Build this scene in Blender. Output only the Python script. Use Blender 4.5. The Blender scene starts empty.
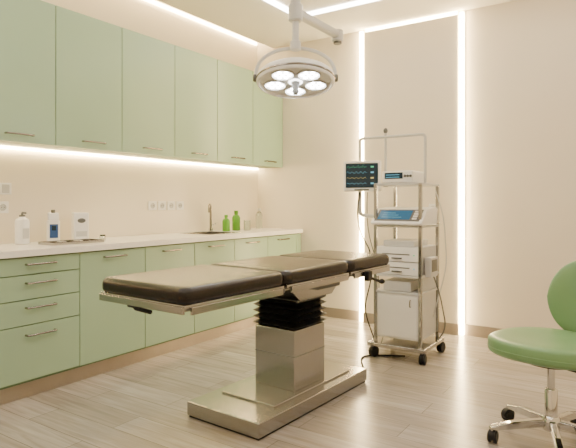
import bpy, bmesh, math, random
from mathutils import Vector, Matrix, Euler
random.seed(3)
D=bpy.data; C=bpy.context
def lin(h):
    h=h.lstrip('#'); o=[]
    for i in (0,2,4):
        v=int(h[i:i+2],16)/255
        o.append(v/12.92 if v<=.04045 else ((v+.055)/1.055)**2.4)
    return (*o,1)
# ------------------------------------------------ materials
def mat(name,col,rough=.5,metal=0,var=.04,scale=8,bump=0,bscale=200,coat=0,trans=0,ior=1.45,emit=None,es=0,stretch=(1,1,1),rvar=0,aniso=0):
    m=D.materials.new(name); m.use_nodes=True; nt=m.node_tree; b=nt.nodes['Principled BSDF']
    c=lin(col) if isinstance(col,str) else col
    b.inputs['Roughness'].default_value=rough; b.inputs['Metallic'].default_value=metal
    b.inputs['IOR'].default_value=ior
    if aniso: b.inputs['Anisotropic'].default_value=aniso
    if coat: b.inputs['Coat Weight'].default_value=coat; b.inputs['Coat Roughness'].default_value=.15
    if trans: b.inputs['Transmission Weight'].default_value=trans
    tc=nt.nodes.new('ShaderNodeTexCoord'); mp=nt.nodes.new('ShaderNodeMapping'); mp.inputs['Scale'].default_value=stretch
    nt.links.new(tc.outputs['Object'],mp.inputs[0])
    n=nt.nodes.new('ShaderNodeTexNoise'); n.inputs['Scale'].default_value=scale; n.inputs['Detail'].default_value=4
    nt.links.new(mp.outputs[0],n.inputs['Vector'])
    r=nt.nodes.new('ShaderNodeValToRGB')
    r.color_ramp.elements[0].position=.3; r.color_ramp.elements[1].position=.7
    r.color_ramp.elements[0].color=(*[x*(1-var) for x in c[:3]],1)
    r.color_ramp.elements[1].color=(*[min(1,x*(1+var)) for x in c[:3]],1)
    nt.links.new(n.outputs['Fac'],r.inputs[0]); nt.links.new(r.outputs[0],b.inputs['Base Color'])
    if rvar:
        mr=nt.nodes.new('ShaderNodeMapRange'); mr.inputs[3].default_value=rough-rvar; mr.inputs[4].default_value=rough+rvar
        nt.links.new(n.outputs['Fac'],mr.inputs[0]); nt.links.new(mr.outputs[0],b.inputs['Roughness'])
    if bump:
        n2=nt.nodes.new('ShaderNodeTexNoise'); n2.inputs['Scale'].default_value=bscale
        nt.links.new(mp.outputs[0],n2.inputs['Vector'])
        bp=nt.nodes.new('ShaderNodeBump'); bp.inputs['Strength'].default_value=bump; bp.inputs['Distance'].default_value=.002
        nt.links.new(n2.outputs['Fac'],bp.inputs['Height']); nt.links.new(bp.outputs[0],b.inputs['Normal'])
    if emit: b.inputs['Emission Color'].default_value=emit; b.inputs['Emission Strength'].default_value=es
    return m
def emis(name,col,s):
    m=D.materials.new(name); m.use_nodes=True; nt=m.node_tree; nt.nodes.clear()
    e=nt.nodes.new('ShaderNodeEmission'); e.inputs[0].default_value=(*col,1); e.inputs[1].default_value=s
    o=nt.nodes.new('ShaderNodeOutputMaterial'); nt.links.new(e.outputs[0],o.inputs[0]); return m
M={}
M['wall']=mat('wall_paint','#e9decb',.7,var=.015,scale=2,bump=.15,bscale=300)
M['splash']=mat('backsplash','#ebe0cc',.25,var=.012,scale=2)
M['ceil']=mat('ceiling_paint','#f6f0e4',.85,var=.01,scale=2)
M['green']=mat('green_laminate','#9db699',.27,var=.012,scale=3)
M['greenD']=mat('green_carcass','#647d60',.5,var=.02)
M['counter']=mat('counter_stone','#f0ebe1',.2,var=.03,scale=30)
M['kick']=mat('kick_metal','#b6ab9c',.3,metal=.7,var=.04)
M['steel']=mat('brushed_steel','#aeaeae',.22,metal=1,var=.02,scale=3,stretch=(1,1,60),rvar=.03)
M['steelH']=mat('brushed_steel_flat','#b0afae',.2,metal=1,var=.02,scale=3,stretch=(60,1,60),rvar=.03)
M['chrome']=mat('chrome','#cfcfcf',.08,metal=1,var=.01)
M['nickel']=mat('satin_nickel','#98928a',.25,metal=1,var=.02)
M['leather']=mat('black_upholstery','#1a120e',.26,var=.15,scale=12,bump=.3,bscale=220)
M['black']=mat('black_rubber','#0d0c0c',.5,var=.1,scale=20)
M['bellow']=mat('bellows_rubber','#0c0b0b',.42,var=.1,scale=20)
M['white']=mat('white_enamel','#edebe6',.28,var=.01)
M['whiteG']=mat('grey_enamel','#c6c5c1',.3,var=.02)
M['grey']=mat('grey_plastic','#62625f',.4,var=.03)
M['base']=mat('baseboard_grey','#958a7d',.45,var=.03)
M['sgreen']=mat('green_vinyl','#73996c',.33,var=.03,scale=9,bump=.15,bscale=240)
M['bgreen']=mat('green_bottle','#5c9a2c',.2,var=.05,trans=.2)
M['glass']=mat('clear_plastic','#e8efe6',.08,var=.01,trans=.9)
M['screen']=mat('dark_screen','#061016',.12,var=.1,emit=(.02,.10,.14,1),es=.2)
M['bscreen']=mat('blue_screen','#1b4560',.2,var=.1,emit=(.06,.25,.45,1),es=.4)
M['trG']=emis('trace_green',(.15,.8,.4),1.0)
M['trC']=emis('trace_cyan',(.25,.7,.85),1.0)
M['trY']=emis('trace_yellow',(.9,.75,.25),1.0)
M['warm']=emis('warm_led',(1,.73,.36),72)
M['warmV']=emis('warm_led_wall',(1,.74,.38),66)
M['warmC']=emis('warm_led_cove',(1,.76,.42),44)
M['ceilLED']=emis('ceiling_led',(1,.92,.78),22)
M['panel']=emis('added_fill_glow',(1,.96,.91),10.5)  # glow of the added fill panels overhead
M['lens']=emis('lamp_lens',(1,.97,.92),9)
M['bulb']=emis('lamp_bulb',(1,.99,.96),60)
M['blue']=mat('blue_label','#2f4f86',.4)
def floor_mat():
    m=D.materials.new('wood_plank_floor'); m.use_nodes=True; nt=m.node_tree; b=nt.nodes['Principled BSDF']; L=nt.links.new
    tc=nt.nodes.new('ShaderNodeTexCoord')
    br=nt.nodes.new('ShaderNodeTexBrick'); br.inputs['Scale'].default_value=1; br.inputs['Brick Width'].default_value=1.3
    br.inputs['Row Height'].default_value=.185; br.inputs['Mortar Size'].default_value=.0018; br.offset=.37
    br.inputs['Color1'].default_value=lin('#bcb4ab'); br.inputs['Color2'].default_value=lin('#a89f95'); br.inputs['Mortar'].default_value=lin('#7f756b')
    L(tc.outputs['Object'],br.inputs['Vector'])
    mp=nt.nodes.new('ShaderNodeMapping'); mp.inputs['Scale'].default_value=(.8,12,1); L(tc.outputs['Object'],mp.inputs[0])
    n=nt.nodes.new('ShaderNodeTexNoise'); n.inputs['Scale'].default_value=2.6; n.inputs['Detail'].default_value=10; n.inputs['Roughness'].default_value=.62; n.inputs['Distortion'].default_value=.6
    L(mp.outputs[0],n.inputs['Vector'])
    r=nt.nodes.new('ShaderNodeValToRGB'); r.color_ramp.elements[0].position=.30; r.color_ramp.elements[0].color=(.59,.565,.54,1)
    r.color_ramp.elements[1].position=.68; r.color_ramp.elements[1].color=(1.0,1.0,1.0,1)
    L(n.outputs['Fac'],r.inputs[0])
    mx=nt.nodes.new('ShaderNodeMix'); mx.data_type='RGBA'; mx.blend_type='MULTIPLY'; mx.inputs[0].default_value=.85
    L(br.outputs['Color'],mx.inputs[6]); L(r.outputs[0],mx.inputs[7]); L(mx.outputs[2],b.inputs['Base Color'])
    b.inputs['Roughness'].default_value=.22
    bp=nt.nodes.new('ShaderNodeBump'); bp.inputs['Strength'].default_value=.08; bp.inputs['Distance'].default_value=.002
    L(n.outputs['Fac'],bp.inputs['Height']); L(bp.outputs[0],b.inputs['Normal'])
    return m
M['floor']=floor_mat()
# ------------------------------------------------ geometry helpers
def link(o,parent=None):
    C.scene.collection.objects.link(o)
    if parent: o.parent=parent
    return o
def empty(name,loc=(0,0,0),rz=0):
    e=D.objects.new(name,None); e.location=loc; e.rotation_euler=(0,0,rz); e.empty_display_size=.1
    return link(e)
def fin(name,bm,m,parent,loc=(0,0,0),rot=(0,0,0),ang=35,smooth=True,wn=False):
    bmesh.ops.recalc_face_normals(bm,faces=bm.faces[:])
    me=D.meshes.new(name); bm.to_mesh(me); bm.free()
    if smooth:
        for p in me.polygons: p.use_smooth=True
        me.set_sharp_from_angle(angle=math.radians(ang))
    ms=m if isinstance(m,(list,tuple)) else [m]
    for x in ms: me.materials.append(M[x] if isinstance(x,str) else x)
    o=D.objects.new(name,me); o.location=loc; o.rotation_euler=rot
    link(o,parent)
    if wn:
        w=o.modifiers.new('wn','WEIGHTED_NORMAL'); w.keep_sharp=True
    return o
def addbox(bm,lo,hi):
    vs=[bm.verts.new((x,y,z)) for x in (lo[0],hi[0]) for y in (lo[1],hi[1]) for z in (lo[2],hi[2])]
    for f in ((0,1,3,2),(4,6,7,5),(0,4,5,1),(2,3,7,6),(0,2,6,4),(1,5,7,3)): bm.faces.new([vs[i] for i in f])
def boxw(name,lo,hi,m,parent=None,bev=0,seg=3,rot=None):
    c=[(a+b)/2 for a,b in zip(lo,hi)]; h=[abs(b-a)/2 for a,b in zip(lo,hi)]
    bm=bmesh.new(); addbox(bm,[-x for x in h],h)
    if bev: bmesh.ops.bevel(bm,geom=bm.edges[:],offset=bev,segments=seg,profile=.5,affect='EDGES')
    return fin(name,bm,m,parent,c,rot or (0,0,0),wn=bool(bev))
def multibox(name,boxes,m,parent=None,bev=0):
    bm=bmesh.new()
    for lo,hi in boxes: addbox(bm,lo,hi)
    if bev: bmesh.ops.bevel(bm,geom=bm.edges[:],offset=bev,segments=2,profile=.5,affect='EDGES')
    return fin(name,bm,m,parent,wn=bool(bev))
def lathe(name,prof,m,parent,loc=(0,0,0),rot=(0,0,0),seg=40,ang=40):
    bm=bmesh.new(); rings=[]
    for r,z in prof:
        if r<1e-5: rings.append([bm.verts.new((0,0,z))])
        else: rings.append([bm.verts.new((r*math.cos(2*math.pi*i/seg),r*math.sin(2*math.pi*i/seg),z)) for i in range(seg)])
    for a,b in zip(rings,rings[1:]):
        for i in range(seg):
            j=(i+1)%seg
            if len(a)==1 and len(b)==1: continue
            if len(a)==1: bm.faces.new((a[0],b[i],b[j]))
            elif len(b)==1: bm.faces.new((a[i],a[j],b[0]))
            else: bm.faces.new((a[i],a[j],b[j],b[i]))
    return fin(name,bm,m,parent,loc,rot,ang=ang)
def cyl(name,r,z0,z1,m,parent,loc=(0,0,0),rot=(0,0,0),b=.002,seg=32,r2=None):
    r2=r if r2 is None else r2
    return lathe(name,[(0,z0),(r-b,z0),(r,z0+b),(r2,z1-b),(r2-b,z1),(0,z1)],m,parent,loc,rot,seg)
def tube(name,pts,r,m,parent,smooth=False,cyclic=False):
    cu=D.curves.new(name,'CURVE'); cu.dimensions='3D'; cu.bevel_depth=r; cu.bevel_resolution=4; cu.use_fill_caps=True
    if smooth:
        s=cu.splines.new('NURBS'); s.points.add(len(pts)-1)
        for p,q in zip(s.points,pts): p.co=(*q,1)
        s.order_u=4; s.use_endpoint_u=True; s.use_cyclic_u=cyclic; s.resolution_u=10
    else:
        s=cu.splines.new('POLY'); s.points.add(len(pts)-1); s.use_cyclic_u=cyclic
        for p,q in zip(s.points,pts): p.co=(*q,1)
    t=D.objects.new(name+'_c',cu); C.scene.collection.objects.link(t); C.view_layer.update()
    me=D.meshes.new_from_object(t.evaluated_get(C.evaluated_depsgraph_get())); D.objects.remove(t); me.name=name
    me.materials.clear(); me.materials.append(M[m])
    for p in me.polygons: p.use_smooth=True
    me.set_sharp_from_angle(angle=math.radians(45))
    return link(D.objects.new(name,me),parent)
def rounded(pts,rad,n=5):
    P=[Vector(p) for p in pts]; out=[P[0]]
    for i in range(1,len(P)-1):
        a,b,c=P[i-1],P[i],P[i+1]; u=(a-b); v=(c-b); r=min(rad,u.length*.49,v.length*.49)
        s=b+u.normalized()*r; e=b+v.normalized()*r
        for k in range(n+1):
            t=k/n; out.append(s*(1-t)**2+b*2*t*(1-t)+e*t*t)
    out.append(P[-1]); return [tuple(p) for p in out]
def superell(name,dims,e1,e2,m,parent,loc=(0,0,0),rot=(0,0,0),fn=None,nu=56,nv=28):
    f=lambda w,e: math.copysign(abs(w)**e,w)
    bm=bmesh.new(); rings=[]
    for i in range(nv+1):
        ph=-math.pi/2+math.pi*i/nv; cz=f(math.cos(ph),e1) if 0<i<nv else 0; z=dims[2]*f(math.sin(ph),e1)
        def P(x,y,z):
            return fn(x,y,z) if fn else (x,y,z)
        if cz==0: rings.append([bm.verts.new(P(0,0,z))])
        else: rings.append([bm.verts.new(P(dims[0]*cz*f(math.cos(2*math.pi*j/nu),e2),dims[1]*cz*f(math.sin(2*math.pi*j/nu),e2),z)) for j in range(nu)])
    for a,b in zip(rings,rings[1:]):
        for i in range(nu):
            j=(i+1)%nu
            if len(a)==1: bm.faces.new((a[0],b[i],b[j]))
            elif len(b)==1: bm.faces.new((a[i],a[j],b[0]))
            else: bm.faces.new((a[i],a[j],b[j],b[i]))
    return fin(name,bm,m,parent,loc,rot,ang=80)
def prism(name,poly,a0,a1,axis,m,parent,bev=0,loc=(0,0,0),rot=(0,0,0)):
    bm=bmesh.new()
    def P(p,a):
        return {'x':(a,p[0],p[1]),'y':(p[0],a,p[1]),'z':(p[0],p[1],a)}[axis]
    A=[bm.verts.new(P(p,a0)) for p in poly]; B=[bm.verts.new(P(p,a1)) for p in poly]
    bm.faces.new(A); bm.faces.new(B[::-1]); n=len(poly)
    for i in range(n): bm.faces.new((A[i],B[i],B[(i+1)%n],A[(i+1)%n]))
    if bev: bmesh.ops.bevel(bm,geom=bm.edges[:],offset=bev,segments=3,profile=.5,affect='EDGES')
    return fin(name,bm,m,parent,loc,rot,wn=bool(bev))
def castor(parent,x,y,tag,R=.03,yaw=0,zt=.085):
    e=D.objects.new('castor_'+tag,None); e.location=(x,y,0); e.rotation_euler=(0,0,yaw); link(e,parent)
    for s in (-1,1):
        lathe('wheel',[(0,-.009),(R-.004,-.009),(R,-.005),(R,.005),(R-.004,.009),(0,.009)],'black',e,(s*.013,.012,R),(0,math.pi/2,0),24)
    prism('fork',[(-.012,zt-.012),(.03,zt-.014),(.038,R+.004),(.026,R-.004),(.012,R),(-.006,R+.02)],-.0035,.0035,'x','grey',e,.001)
    lathe('hood',[(0,-.02),(R+.004,-.02),(R+.004,.02),(0,.02)],'black',e,(0,.012,R+.010),(0,math.pi/2,0),24).scale=(.85,1,.75)
    cyl('stem',.007,zt-.02,zt+.012,'chrome',e)
    return e
# ------------------------------------------------ room
WX=-3.74; BY=4.95; RX=1.6; FY=-1.6; CZ=2.95
boxw('floor',(WX-.1,FY-.1,-.1),(RX+.1,BY+.1,0),'floor')
D.objects['floor'].location.z=-.05
boxw('wall_left',(WX-.1,FY-.1,0),(WX,BY+.1,3.15),'wall')
boxw('wall_back',(WX,BY,0),(RX,BY+.1,3.15),'wall')
boxw('wall_right',(RX,FY-.1,0),(RX+.1,BY+.1,3.15),'wall')
boxw('wall_front',(WX,FY-.1,0),(RX,FY,3.15),'wall')
multibox('ceiling',[((-3.52,FY,CZ),(RX,BY,3.15)),((WX,FY,3.07),(-3.52,BY,3.15))],'ceil')
multibox('baseboard_back',[((-3.13,BY-.012,0),(-2.425,BY,.10)),((-1.375,BY-.012,0),(RX,BY,.10)),((-2.375,BY-.047,0),(-1.425,BY-.035,.10))],'base')
boxw('baseboard_right',(RX-.012,FY,0),(RX,BY-.012,.10),'base')
WP=empty('trim_lit_wall_panel',(0,0,0))
boxw('panel',(-2.37,BY-.035,0),(-1.43,BY-.001,CZ-.035),'wall',WP,.002)
for i,x in enumerate((-2.4,-1.4)):
    boxw('led_channel_%d'%(i+1),(x-.026,BY-.012,0.001),(x+.026,BY-.001,2.94),'white',WP)
    boxw('led_diffuser_%d'%(i+1),(x-.018,BY-.044,.005),(x+.018,BY-.012,2.93),'warmV',WP,.003)
boxw('led_top_diffuser',(-2.36,BY-.035,CZ-.027),(-1.44,BY-.008,CZ-.003),'warmC',WP)
e=empty('ceiling_cove_light',(WX+.012,1.65,3.022))
boxw('diffuser',(-.008,-3.2,-.012),(.008,3.27,.016),'warmC',e)
e=empty('ceiling_led_frame',(0,0,CZ-.009))
x0,x1,y0,y1,w=-2.70,.9,-.6,4.22,.028
for n,lo,hi in (('line_1',(x0-w,y0-w,-.009),(x0+w,y1+w,.009)),('line_2',(x1-w,y0-w,-.009),(x1+w,y1+w,.009)),('line_3',(x0+w,y1-w,-.009),(x1-w,y1+w,.009)),('line_4',(x0+w,y0-w,-.009),(x1-w,y0+w,.009))):
    boxw(n,lo,hi,'ceilLED',e)
for i,(x,y) in enumerate(((-.9,2.6),(-.9,.6),(-2.0,1.0))):  # added fill panels above the view, put in to brighten the room
    e=empty('added_fill_panel' if i==0 else 'added_fill_panel.%03d'%i,(x,y,CZ))
    multibox('frame',[((-.32,-.32,-.012),(.32,-.30,0)),((-.32,.30,-.012),(.32,.32,0)),((-.32,-.30,-.012),(-.30,.30,0)),((.30,-.30,-.012),(.32,.30,0))],'white',e)
    boxw('diffuser',(-.30,-.30,-.008),(.30,.30,-.002),'panel',e)
# ------------------------------------------------ base cabinets
FX=-3.14
def handle(name,x,y,z,parent,l=.19):
    pts=rounded([(x-.001,y-l/2,z),(x+.030,y-l/2,z),(x+.030,y+l/2,z),(x-.001,y+l/2,z)],.012)
    return tube(name,pts,.0065,'nickel',parent)
e=empty('base_cabinets')
boxw('carcass',(WX+.005,.52,.10),(FX-.02,4.945,.872),'greenD',e)
boxw('toe_kick',(WX+.05,.52,0),(-3.19,4.945,.10),'kick',e)
seams=[.52,1.08,1.64,2.20,2.76,3.29,3.81,4.33,4.85]
g=.003
k=0
for a,b in zip(seams,seams[1:]):
    k+=1
    if abs(a-1.64)<.01:
        zs=[.115,.455,.61,.762,.868]; hz=[.395,.562,.712,.826]
        for j in range(4):
            boxw('drawer_front_%d'%(j+1),(FX-.02,a+g,zs[j]+g),(FX,b-g,zs[j+1]-g),'green',e,.0015,2)
            handle('drawer_handle_%d'%(j+1),FX,(a+b)/2,hz[j],e)
    else:
        boxw('door_%d'%k,(FX-.02,a+g,.115),(FX,b-g,.868-g),'green',e,.0015,2)
        handle('door_handle_%d'%k,FX,(a+b)/2,.826,e,.18)
boxw('filler',(FX-.02,4.85+g,.115),(FX,4.945,.866),'green',e)
sx0,sx1,sy0,sy1=-3.60,-3.24,3.60,4.00
multibox('countertop',[((WX+.003,.50,.876),(-3.115,sy0,.916)),((WX+.003,sy1,.876),(-3.115,4.947,.916)),((WX+.003,sy0,.876),(sx0,sy1,.916)),((sx1,sy0,.876),(-3.115,sy1,.916))],'counter')
boxw('trim_backsplash',(WX,.50,.917),(WX+.006,4.95,1.597),'splash')
e=empty('sink')
multibox('rim',[((sx0-.012,sy0-.012,.9165),(sx0+.004,sy1+.012,.9195)),((sx1-.004,sy0-.012,.9165),(sx1+.012,sy1+.012,.9195)),((sx0+.004,sy0-.012,.9165),(sx1-.004,sy0+.004,.9195)),((sx0+.004,sy1-.004,.9165),(sx1-.004,sy1+.012,.9195))],'steelH',e)
multibox('basin',[((sx0+.002,sy0+.002,.874),(sx0+.004,sy1-.002,.9165)),((sx1-.004,sy0+.002,.874),(sx1-.002,sy1-.002,.9165)),((sx0+.002,sy0+.002,.874),(sx1-.002,sy0+.004,.9165)),((sx0+.002,sy1-.004,.874),(sx1-.002,sy1-.002,.9165)),((sx0+.002,sy0+.002,.8735),(sx1-.002,sy1-.002,.8755))],'steelH',e)
e=empty('faucet',(-3.655,4.06,.916))
cyl('base',.022,0,.03,'chrome',e); 
tube('spout',rounded([(0,0,.02),(0,0,.27),(.07,-.10,.27),(.07,-.10,.19)],.05,8),.011,'nickel',e)
tube('lever',[(0,.0,.05),(.03,.05,.08)],.006,'chrome',e)
# ------------------------------------------------ wall cabinets
UX=-3.38; z0,z1=1.60,2.56
e=empty('wall_cabinets')
boxw('carcass',(WX+.002,.52,z0+.004),(UX-.02,4.945,z1),'greenD',e)
boxw('underside',(WX+.03,.525,z0-.002),(UX-.021,4.94,z0+.004),'greenD',e)
us=[.52,1.06,1.62,2.18,2.74,3.30,3.85,4.40,4.945]
for k,(a,b) in enumerate(zip(us,us[1:])):
    boxw('door_%d'%(k+1),(UX-.02,a+g,z0-.006),(UX,b-g,z1),'green',e,.0015,2)
    handle('door_handle_%d'%(k+1),UX,(a+b)/2+.02,z0+.045,e,.18)
e=empty('under_cabinet_led_strip',(WX+.02,2.73,z0-.010))
boxw('diffuser',(-.009,-2.2,-.010),(.008,2.2,.007),'warm',e)
def outlet(i,loc,rz,w=.083,kind='s'):
    e=empty('wall_outlet' if i==0 else 'wall_outlet.%03d'%i,loc,rz)
    boxw('plate',(-w/2,-.009,-.041),(w/2,0,.041),'white',e,.003)
    if kind=='s':
        lathe('socket',[(0,0),(.018,0),(.020,.002),(.022,.004),(.024,.002),(.024,0)],'whiteG',e,(0,-.009,0),(math.pi/2,0,0))
        for s in (-1,1): cyl('pin_%d'%(s+2),.0028,.0005,.0022,'black',e,(s*.0095,-.009,0),(math.pi/2,0,0),.0003,12)
    else:
        boxw('rocker',(-.025,-.013,-.03),(.025,-.009,.03),'whiteG',e,.0015)
for i in range(4): outlet(i,(WX+.0065,3.36+i*.115,1.175),math.pi/2,.10)
outlet(4,(WX+.0065,2.02,1.30),math.pi/2,.083,'r')
outlet(5,(WX+.0065,2.00,1.17),math.pi/2)
outlet(6,(-1.66,BY-.0355,1.15),0)
# ------------------------------------------------ items on the counter
def at(px,X):
    r=(px-288)/537; return (X/(-.556+.831*r))*(.831+.556*r)
CT=.9165
e=empty('soap_dispenser',(-3.58,at(22,-3.58),CT))
lathe('bottle',[(0,0),(.040,0),(.046,.006),(.046,.15),(.042,.17),(.022,.182),(.018,.192),(0,.192)],'white',e)
cyl('pump_neck',.008,.19,.215,'grey',e); tube('pump_nozzle',[(0,0,.217),(.045,0,.214)],.006,'grey',e)
cyl('pump_cap',.02,.188,.202,'grey',e); boxw('label',(.0445,-.022,.04),(.0472,.022,.11),'whiteG',e)
e=empty('sanitizer_dispenser',(-3.60,at(53,-3.60),CT),math.radians(-25))
boxw('body',(-.035,-.042,0),(.035,.042,.16),'white',e,.012)
prism('top',[(-.03,.16),(.03,.16),(.022,.21),(-.02,.215)],-.036,.036,'y','white',e,.006)
boxw('label',(.0345,-.028,.03),(.037,.028,.13),'blue',e); boxw('window',(.0365,-.014,.085),(.0385,.014,.12),'screen',e)
cyl('cap',.014,.20,.235,'grey',e)
e=empty('glove_box_dispenser',(-3.60,at(80,-3.60),CT),math.radians(-20))
boxw('body',(-.04,-.056,0),(.04,.056,.21),'white',e,.008)
superell('opening',(.003,.03,.018),1,1,'grey',e,(.04,0,.15)); boxw('label',(.0395,-.04,.03),(.0412,.04,.07),'whiteG',e)
e=empty('instrument_tray',(-3.37,at(72,-3.37),CT))
multibox('tray',[((-.09,-.2,0),(.09,.2,.004)),((-.09,-.2,.004),(-.086,.2,.018)),((.086,-.2,.004),(.09,.2,.018)),((-.086,-.2,.004),(.086,-.196,.018)),((-.086,.196,.004),(.086,.2,.018))],'steelH',e)
for i in range(5):
    yy=-.14+i*.065
    tube('instrument_%d'%(i+1),rounded([(-.06,yy,.009),(0,yy+.01,.014),(.06,yy-.008,.009)],.02),.008,'black' if i%2==0 else 'chrome',e)
e2=empty('small_jar',(-3.40,at(98,-3.40)+.04,CT))
lathe('jar',[(0,0),(.02,0),(.023,.004),(.023,.03),(.018,.036),(0,.036)],'glass',e2); cyl('lid',.021,.036,.046,'black',e2)
e=empty('green_bottle',(-3.52,at(226,-3.52),CT))
lathe('bottle',[(0,0),(.034,0),(.038,.005),(.038,.10),(.030,.12),(.014,.13),(.014,.14),(0,.14)],'bgreen',e); cyl('cap',.018,.137,.165,'bgreen',e)
e=empty('green_bottle.001',(-3.55,at(236,-3.55),CT))
lathe('bottle',[(0,0),(.038,0),(.042,.005),(.042,.13),(.032,.155),(.018,.162),(.018,.17),(0,.17)],'bgreen',e); cyl('cap',.022,.166,.205,'bgreen',e)
e=empty('glass_beaker',(-3.45,at(247,-3.45),CT))
lathe('beaker',[(0,0),(.032,0),(.035,.004),(.035,.10),(.038,.105),(.033,.105),(.032,.006),(0,.005)],'glass',e)
e=empty('clear_bottle',(-3.62,at(259,-3.62),CT))
lathe('bottle',[(0,0),(.034,0),(.037,.005),(.037,.15),(.026,.175),(.015,.185),(.015,.20),(0,.20)],'glass',e); cyl('cap',.018,.198,.222,'whiteG',e)
# ------------------------------------------------ operating table
T=empty('operating_table',(-1.82,2.78,0),math.radians(-3))
bx=-.035; tx=.045
prism('base_plate',[(bx-.26,-.61),(bx+.265,-.61),(bx+.265,.52),(bx-.26,.52)],.012,.09,'z','steelH',T,.006)
boxw('base_gasket',(bx-.25,-.60,0),(bx+.255,.51,.014),'black',T)
boxw('base_cover',(bx-.19,-.40,.088),(bx+.20,.40,.102),'steelH',T,.004)
boxw('column',(bx-.15+.01,-.16,.10),(bx+.15+.01,.16,.455),'steel',T,.006)
boxw('column_seam',(bx-.152+.01,-.162,.30),(bx+.152+.01,.162,.303),'grey',T)
cx=bx+.01
bm=bmesh.new(); loops=[]
N=5; za,zb=.455,.635
for i in range(N*2+1):
    z=za+(zb-za)*i/(N*2); h=.168 if i%2 else .138
    L=[]
    rc=.02
    for (sx,sy,a0) in ((1,1,0),(-1,1,90),(-1,-1,180),(1,-1,270)):
        for kk in range(4):
            a=math.radians(a0+kk*30); L.append(bm.verts.new((cx+sx*(h-rc)+rc*math.cos(a),sy*(h+.005-rc)+rc*math.sin(a),z)))
    loops.append(L)
for a,b in zip(loops,loops[1:]):
    n=len(a)
    for i in range(n): bm.faces.new((a[i],a[(i+1)%n],b[(i+1)%n],b[i]))
bm.faces.new(loops[0]); bm.faces.new(loops[-1][::-1])
fin('bellows',bm,'bellow',T,ang=25)
prism('column_head',[(-.17,.635),(.17,.635),(.30,.735),(.30,.757),(-.30,.757),(-.30,.735)],cx-.17,cx+.20,'x','steelH',T,.005)
boxw('head_collar',(cx-.155,-.155,.615),(cx+.165,.155,.645),'grey',T,.004)
W=.295
def cushion(name,a,b):
    """padded section: rounded-rectangle plan, rolled edges, slightly crowned top"""
    L=(b-a)/2; H=.040; zc=.819; rc=.05; rr=.030
    bm=bmesh.new(); rings=[]
    prof=[(-H+.004,rr*.5),(-H,rr)]
    prof=[(rr,-H)]
    for i in range(1,9):
        t=math.pi/2*i/8; prof.append((rr*(1-math.sin(t)),-H+ (H*.8)*(1-math.cos(t))))
    for i in range(0,9):
        t=math.pi/2*i/8; prof.append((rr*(1-math.cos(t)),H*.1+(H*.8)*math.sin(t)))
    for f,dz in ((.06,.003),(.12,.005),(.20,.0065)): prof.append((f,H*.9+dz))
    for ins,z in prof:
        hx_,hy_=W-ins,L-ins; r=max(.004,rc-ins); ring=[]
        for (sx,sy,a0) in ((1,1,0),(-1,1,90),(-1,-1,180),(1,-1,270)):
            for k in range(7):
                t=math.radians(a0+k*15); ring.append(bm.verts.new((sx*(hx_-r)+r*math.cos(t),sy*(hy_-r)+r*math.sin(t),z)))
        rings.append(ring)
    for p,q in zip(rings,rings[1:]):
        n=len(p)
        for i in range(n): bm.faces.new((p[i],p[(i+1)%n],q[(i+1)%n],q[i]))
    bm.faces.new(rings[0]); bm.faces.new(rings[-1][::-1])
    return fin(name,bm,'leather',T,(tx,(a+b)/2,zc),ang=60,wn=True)
secs=[(-1.205,-.522),(-.518,.118),(.122,.665)]
for i,(a,b) in enumerate(secs):
    cushion('cushion_%d'%(i+1),a,b)
    boxw('seat_board_%d'%(i+1),(tx-W+.008,a+.01,.768),(tx+W-.008,b-.01,.784),'steelH',T,.002)
    for s in (-1,1):
        boxw('side_rail_%d_%d'%(i+1,s+2),(tx+s*(W-.004)-.006,a+.04,.742),(tx+s*(W-.004)+.006,b-.03,.774),'steelH',T,.002)
        for yy in (a+.09,b-.09):
            boxw('rail_post',(tx+s*(W-.03)-.02,yy-.012,.748),(tx+s*(W-.03)+.02,yy+.012,.770),'grey',T)
    boxw('frame_%d'%(i+1),(tx-W+.06,a+.05,.745),(tx-W+.09,b-.02,.769),'steelH',T)
    boxw('frame_b_%d'%(i+1),(tx+W-.09,a+.05,.745),(tx+W-.06,b-.02,.769),'steelH',T)
boxw('end_rail',(tx-W+.01,-1.205,.748),(tx+W-.01,-1.193,.778),'steelH',T,.002)
for yy in (-.52,.12): 
    tube('hinge',[(tx-W+.02,yy,.757),(tx+W-.02,yy,.757)],.013,'grey',T)
tube('foot_lever',rounded([(tx-.14,-1.10,.755),(tx-.14,-1.12,.715),(tx-.02,-1.12,.710)],.02),.010,'black',T)
boxw('foot_latch',(tx-.18,-1.13,.715),(tx-.08,-1.07,.745),'black',T,.006)
boxw('rail_clamp',(tx+W-.005,.28,.715),(tx+W+.03,.335,.775),'black',T,.006)
tube('clamp_lever',[(tx+W+.02,.31,.735),(tx+W+.05,.41,.70)],.009,'black',T)
superell('clamp_knob',(.02,.02,.016),1,1,'black',T,(tx+W+.05,.42,.70))
boxw('gear_cover',(tx+.10,-.12,.70),(tx+.22,.12,.757),'grey',T,.008)
tube('power_cord',[(bx+.10,.515,.03),(bx+.2,.62,.012),(bx+.05,.85,.0065),(bx-.1,1.05,.0065),(bx+.1,1.15,.0065),(bx+.22,1.22,.0065)],.006,'black',T,True)
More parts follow.
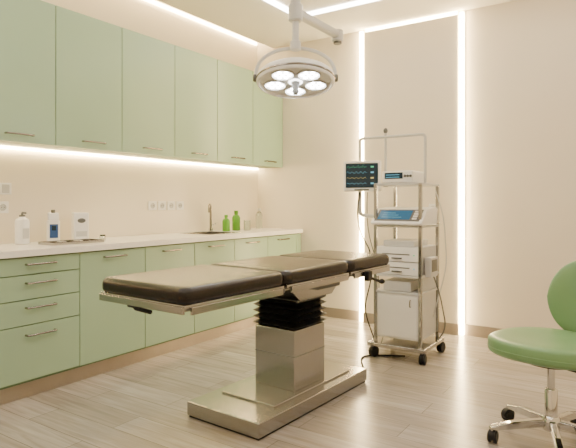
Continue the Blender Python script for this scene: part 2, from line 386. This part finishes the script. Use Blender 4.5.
# ------------------------------------------------ surgical lamp
S=empty('surgical_lamp',(-1.87,2.88,0))
cyl('ceiling_flange',.12,2.90,2.949,'white',S,b=.006)
cyl('drop_tube',.032,2.44,2.905,'whiteG',S)
cyl('pivot_hub',.045,2.36,2.47,'whiteG',S,b=.008)
cyl('lower_tube',.022,2.22,2.37,'whiteG',S)
boxw('swing_arm',(-.028,0,2.395),(.028,.55,2.445),'whiteG',S,.012,4)
cyl('arm_end_joint',.042,2.37,2.455,'whiteG',S,(0,.56,0),b=.008)
cyl('arm_end_cap',.03,2.355,2.372,'grey',S,(0,.56,0))
cyl('yoke_hub',.034,2.175,2.235,'whiteG',S,b=.006)
H=D.objects.new('lamp_head',None); H.location=(0,0,1.985); H.rotation_euler=(math.radians(-11),0,math.radians(34)); link(H,S)
R=.250
pts=[]
for i in range(25):
    a=math.pi*i/24; pts.append((R*1.02*math.cos(a),0,.02+.20*math.sin(a)**.8))
tube('yoke',pts,.012,'whiteG',H)
for s in (-1,1): cyl('yoke_pivot_%d'%(s+2),.024,-.018,.018,'grey',H,(s*R*1.01,0,.015),(0,math.pi/2,0),b=.004)
lathe('housing',[(0,.105),(.06,.103),(.12,.092),(.18,.070),(.225,.045),(R-.004,.026),(R,.018),(R,-.016),(R-.006,-.026),(R-.016,-.028),(R-.024,-.022),(R-.028,-.010),(0,-.010)],'white',H,seg=64)
lathe('trim_ring',[(R+.0005,.004),(R+.004,.001),(R+.004,-.007),(R+.0005,-.010)],'nickel',H,seg=64)
for i in range(5):
    a=math.radians(72*i+18); x,y=.138*math.cos(a),.138*math.sin(a)
    lathe('lens_ring_%d'%(i+1),[(.067,-.009),(.075,-.011),(.075,-.022),(.067,-.022),(.064,-.014)],'whiteG',H,(x,y,0))
    lathe('lens_%d'%(i+1),[(0,-.017),(.03,-.017),(.065,-.015),(.065,-.009)],'lens',H,(x,y,0))
    for k in range(7):
        rr=0 if k==6 else .040; t=math.radians(60*k)
        lathe('bulb_%d_%d'%(i+1,k+1),[(0,-.024),(.008,-.022),(.013,-.016)],'bulb',H,(x+rr*math.cos(t),y+rr*math.sin(t),0),seg=16)
lathe('center_lens',[(0,-.016),(.045,-.016),(.045,-.011)],'lens',H); 
lathe('sterile_handle',[(0,-.095),(.016,-.093),(.020,-.08),(.018,-.04),(.028,-.02),(.028,-.012)],'grey',H)
sp=D.lights.new('lamp_beam','SPOT'); sp.energy=22; sp.spot_size=math.radians(75); sp.spot_blend=.7; sp.shadow_soft_size=.12; sp.color=(1,.97,.92)
so=D.objects.new('lamp_beam',sp); so.location=(0,0,-.13); link(so,H)
# ------------------------------------------------ monitoring cart
K=empty('patient_monitoring_cart',(-1.585,4.06,0))
prism('base_tray',[(-.235,-.23),(.225,-.23),(.225,.24),(-.235,.24)],.088,.118,'z','steelH',K,.006)
for n,(x,y) in enumerate(((-.2,-.205),(.2,-.205),(.2,.21),(-.2,.21))): castor(K,x,y,str(n+1),.038,random.uniform(-.8,.8),.088)
hx=.180; yf=-.19; yb=.2
for n,(x,y) in enumerate(((-hx,yf),(hx,yf),(hx,yb),(-hx,yb))):
    zt=1.35
    boxw('post_%d'%(n+1),(x-.012,y-.012,.117),(x+.012,y+.012,zt),'steel',K,.002)
def shelf(n,z,t=.018,ex=.012,m='whiteG'): boxw('shelf_%s'%n,(-hx-ex,yf-ex,z-t),(hx+ex,yb+ex,z),m,K,.003)
boxw('cabinet',(-hx+.012,yf-.004,.165),(hx-.012,yb-.012,.505),'white',K,.004)
boxw('cabinet_door',(-hx+.02,yf-.016,.18),(hx-.02,yf-.005,.495),'white',K,.003)
tube('cabinet_handle',rounded([(.11,yf-.014,.42),(.11,yf-.035,.42),(.11,yf-.035,.47),(.11,yf-.014,.47)],.008),.004,'nickel',K)
boxw('side_panel',(hx-.012,yf+.02,.165),(hx-.004,yb-.02,.86),'whiteG',K)
shelf('low',.525); shelf('mid',.652); shelf('device',1.03); shelf('top',1.352)
for i,(a,b) in enumerate(((.655,.750),(.756,.865))):
    boxw('drawer_module_%d'%(i+1),(-hx+.013,yf-.012,a),(hx-.013,yb-.012,b),'white',K,.004)
    boxw('module_slot_%d'%(i+1),(-.12,yf-.0145,a+.05),(.10,yf-.0115,a+.058),'grey',K)
    boxw('module_pull_%d'%(i+1),(-.04,yf-.026,a+.02),(.04,yf-.012,a+.03),'grey',K,.002)
    cyl('module_led_%d'%(i+1),.005,0,.003,'trG' if i else 'trC',K,(.135,yf-.012,a+.05),(math.pi/2,0,0),.0005,12)
boxw('supply_box',(-.12,yf+.01,.527),(.10,yb-.06,.60),'whiteG',K,.004)
boxw('flat_unit',(-.13,yf+.03,.866),(.12,yb-.05,.91),'whiteG',K,.006)
prism('console_body',[(-.23,1.032),(-.235,1.052),(-.10,1.155),(.10,1.17),(.12,1.155),(.12,1.032)],-.205,.205,'x','white',K,.008)
ang=math.atan2(.103,.135)
def slant(name,u0,u1,v0,v1,m,h=.003):
    bm=bmesh.new(); addbox(bm,(u0,v0,-.002),(u1,v1,h)); 
    return fin(name,bm,m,K,(0,-.235,1.052),(ang,0,0))
slant('console_bezel',-.18,.18,.018,.156,'grey',.003)
slant('console_screen',-.16,.10,.035,.142,'bscreen',.005)
for j in range(3): slant('console_readout_%d'%j,-.13,.03-.03*j,.058+.025*j,.061+.025*j,'trC',.0058)
for j in range(4): slant('console_key_%d'%j,.120,.155,.036+.028*j,.054+.028*j,'white',.007)
boxw('infusion_device',(-.125,yf-.01,1.353),(.125,.10,1.445),'white',K,.010)
boxw('infusion_foot',(-.09,yf+.01,1.345),(.09,.08,1.358),'grey',K)
boxw('infusion_screen',(-.10,yf-.014,1.385),(.045,yf-.009,1.432),'screen',K,.001)
for j in range(2): boxw('infusion_readout_%d'%j,(-.09,yf-.0155,1.395+j*.018),(.02,yf-.0142,1.399+j*.018),'trC',K)
for j in range(3): cyl('infusion_knob_%d'%j,.010,0,.010,'grey',K,(.065+j*.022,yf-.01,1.405),(math.pi/2,0,0),.002,16)
tube('mast',rounded([(-hx,0,1.35),(-hx,0,1.77)],.01),.011,'whiteG',K)
superell('mast_knob',(.018,.018,.024),1,1,'grey',K,(-hx,0,1.785))
tube('top_bar',rounded([(.15,0,1.35),(.15,0,1.735),(-.41,0,1.735),(-.41,0,1.50)],.03,8),.012,'whiteG',K)
tube('support_loop',rounded([(-.41,0,1.33),(-.41,0,1.10),(-hx,0,1.08)],.04,8),.016,'whiteG',K)
boxw('mast_clamp',(-hx-.02,-.02,1.06),(-hx+.02,.02,1.10),'grey',K,.004)
tube('cross_brace',[(-hx,yf,1.08),(-hx,yb,1.08)],.008,'whiteG',K)
boxw('mast_foot',(-hx-.015,-.02,1.33),(-hx+.015,.02,1.37),'grey',K,.003)
Mo=D.objects.new('monitor',None); Mo.location=(-.365,-.05,1.42); Mo.rotation_euler=(math.radians(0),0,math.radians(14)); link(Mo,K)
boxw('monitor_case',(-.155,-.02,-.125),(.155,.03,.125),'white',Mo,.012,4)
boxw('monitor_screen',(-.134,-.0225,-.095),(.134,-.019,.105),'screen',Mo,.001)
boxw('monitor_back',(-.09,.03,-.08),(.09,.055,.08),'whiteG',Mo,.008)
boxw('monitor_keys',(-.06,-.0225,-.117),(.06,-.0195,-.105),'grey',Mo,.001)
for r_i,(zc,mm,am) in enumerate(((.075,'trG',.018),(.03,'trC',.012),(-.015,'trY',.010),(-.06,'trC',.008))):
    pts=[]
    for i in range(33):
        x=-.125+.165*i/32; ph=i%8
        z=zc+am*({3:.9,4:-.5}.get(ph,0) if r_i==0 else math.sin(i*.9)*.6)
        pts.append((x,-.0235,z))
    tube('trace_%d'%(r_i+1),pts,.0008,mm,Mo)
    boxw('reading_%d'%(r_i+1),(.075,-.0245,zc-.006),(.10,-.0228,zc+.006),mm,Mo)
boxw('side_module',(hx+.012,-.13,.64),(hx+.06,.03,.79),'whiteG',K,.006)
boxw('side_module_face',(hx+.0595,-.11,.68),(hx+.062,.01,.77),'grey',K)
tube('cable_left',[(-.40,-.02,1.29),(-.44,-.02,1.12),(-.36,-.08,.9),(-.26,-.1,.85),(-.25,-.1,.55),(-.34,-.12,.35),(-.24,-.15,.20),(-.2,-.17,.122)],.005,'black',K,True)
tube('cable_left_2',[(-.34,.0,1.29),(-.36,.0,1.0),(-.30,.05,.8),(-.24,.05,.5),(-.26,.0,.3),(-.2,.0,.122)],.004,'grey',K,True)
tube('cable_right',[(hx+.05,-.05,.65),(hx+.10,-.02,.5),(hx+.09,.05,.35),(hx+.12,.08,.22),(hx+.03,.12,.122)],.005,'grey',K,True)
tube('cable_right_2',[(hx,.15,1.3),(hx+.06,.2,1.1),(hx+.05,.22,.9),(hx+.09,.2,.7),(hx+.05,.1,.5),(hx,.1,.3)],.0045,'whiteG',K,True)
# ------------------------------------------------ stool
Q=empty('medical_stool',(-.40,2.96,0),math.radians(-11))
def seatfn(x,y,z):
    r2=(x/.27)**2+(y/.24)**2
    return (x,y,z+(-.012*(1-r2) if z>0 else 0)+ .012*(y/.24)**2)
superell('seat',(.28,.25,.055),.45,.92,'sgreen',Q,(-.015,-.01,.475),fn=seatfn)
superell('seat_piping',(.282,.252,.006),.6,.92,'sgreen',Q,(-.015,-.01,.465),fn=seatfn)
cyl('seat_plate',.13,.405,.43,'black',Q)
lathe('gas_lift',[(0,.10),(.030,.10),(.030,.27),(.026,.275),(.018,.276),(.018,.41),(0,.41)],'chrome',Q)
lathe('hub',[(0,.07),(.04,.07),(.045,.08),(.045,.125),(.034,.14),(0,.14)],'chrome',Q)
for i in range(5):
    a=math.radians(72*i+9)
    A=D.objects.new('leg_%d'%(i+1),None); A.rotation_euler=(0,0,a); link(A,Q)
    prism('arm',[(.03,.085),(.03,.125),(.20,.11),(.305,.088),(.31,.072),(.28,.070)],-.016,.016,'y','chrome',A,.006)
    castor(A,.295,0,'w',.030,random.uniform(0,3),.072)
tube('back_bracket',rounded([(.09,.06,.415),(.09,.33,.415),(.09,.345,.66)],.07,8),.014,'chrome',Q)
boxw('back_mount',(.04,.317,.60),(.14,.348,.70),'black',Q,.006)
def backfn(x,y,z):
    xw=x*(1-.12*max(0,y)/.2-.10*max(0,-y)/.2)
    yy=-z-1.15*xw*xw+.22*(y*.35)
    return (xw,yy,y)
superell('backrest',(.205,.21,.034),.55,.82,'sgreen',Q,(.095,.315,.69),fn=backfn)
tube('height_lever',[(.0,-.02,.40),(.20,-.05,.39)],.006,'black',Q)
# ------------------------------------------------ world and camera
w=D.worlds.new('World'); C.scene.world=w; w.use_nodes=True
w.node_tree.nodes['Background'].inputs[0].default_value=(1,.95,.88,1); w.node_tree.nodes['Background'].inputs[1].default_value=.3
cam=D.cameras.new('Camera'); co=D.objects.new('Camera',cam); link(co)
co.location=(0,0,1.2); co.rotation_euler=(math.pi/2,0,math.radians(33.8)); cam.lens=33.56; cam.sensor_width=36; cam.shift_y=-21/576; cam.clip_start=.02
C.scene.camera=co
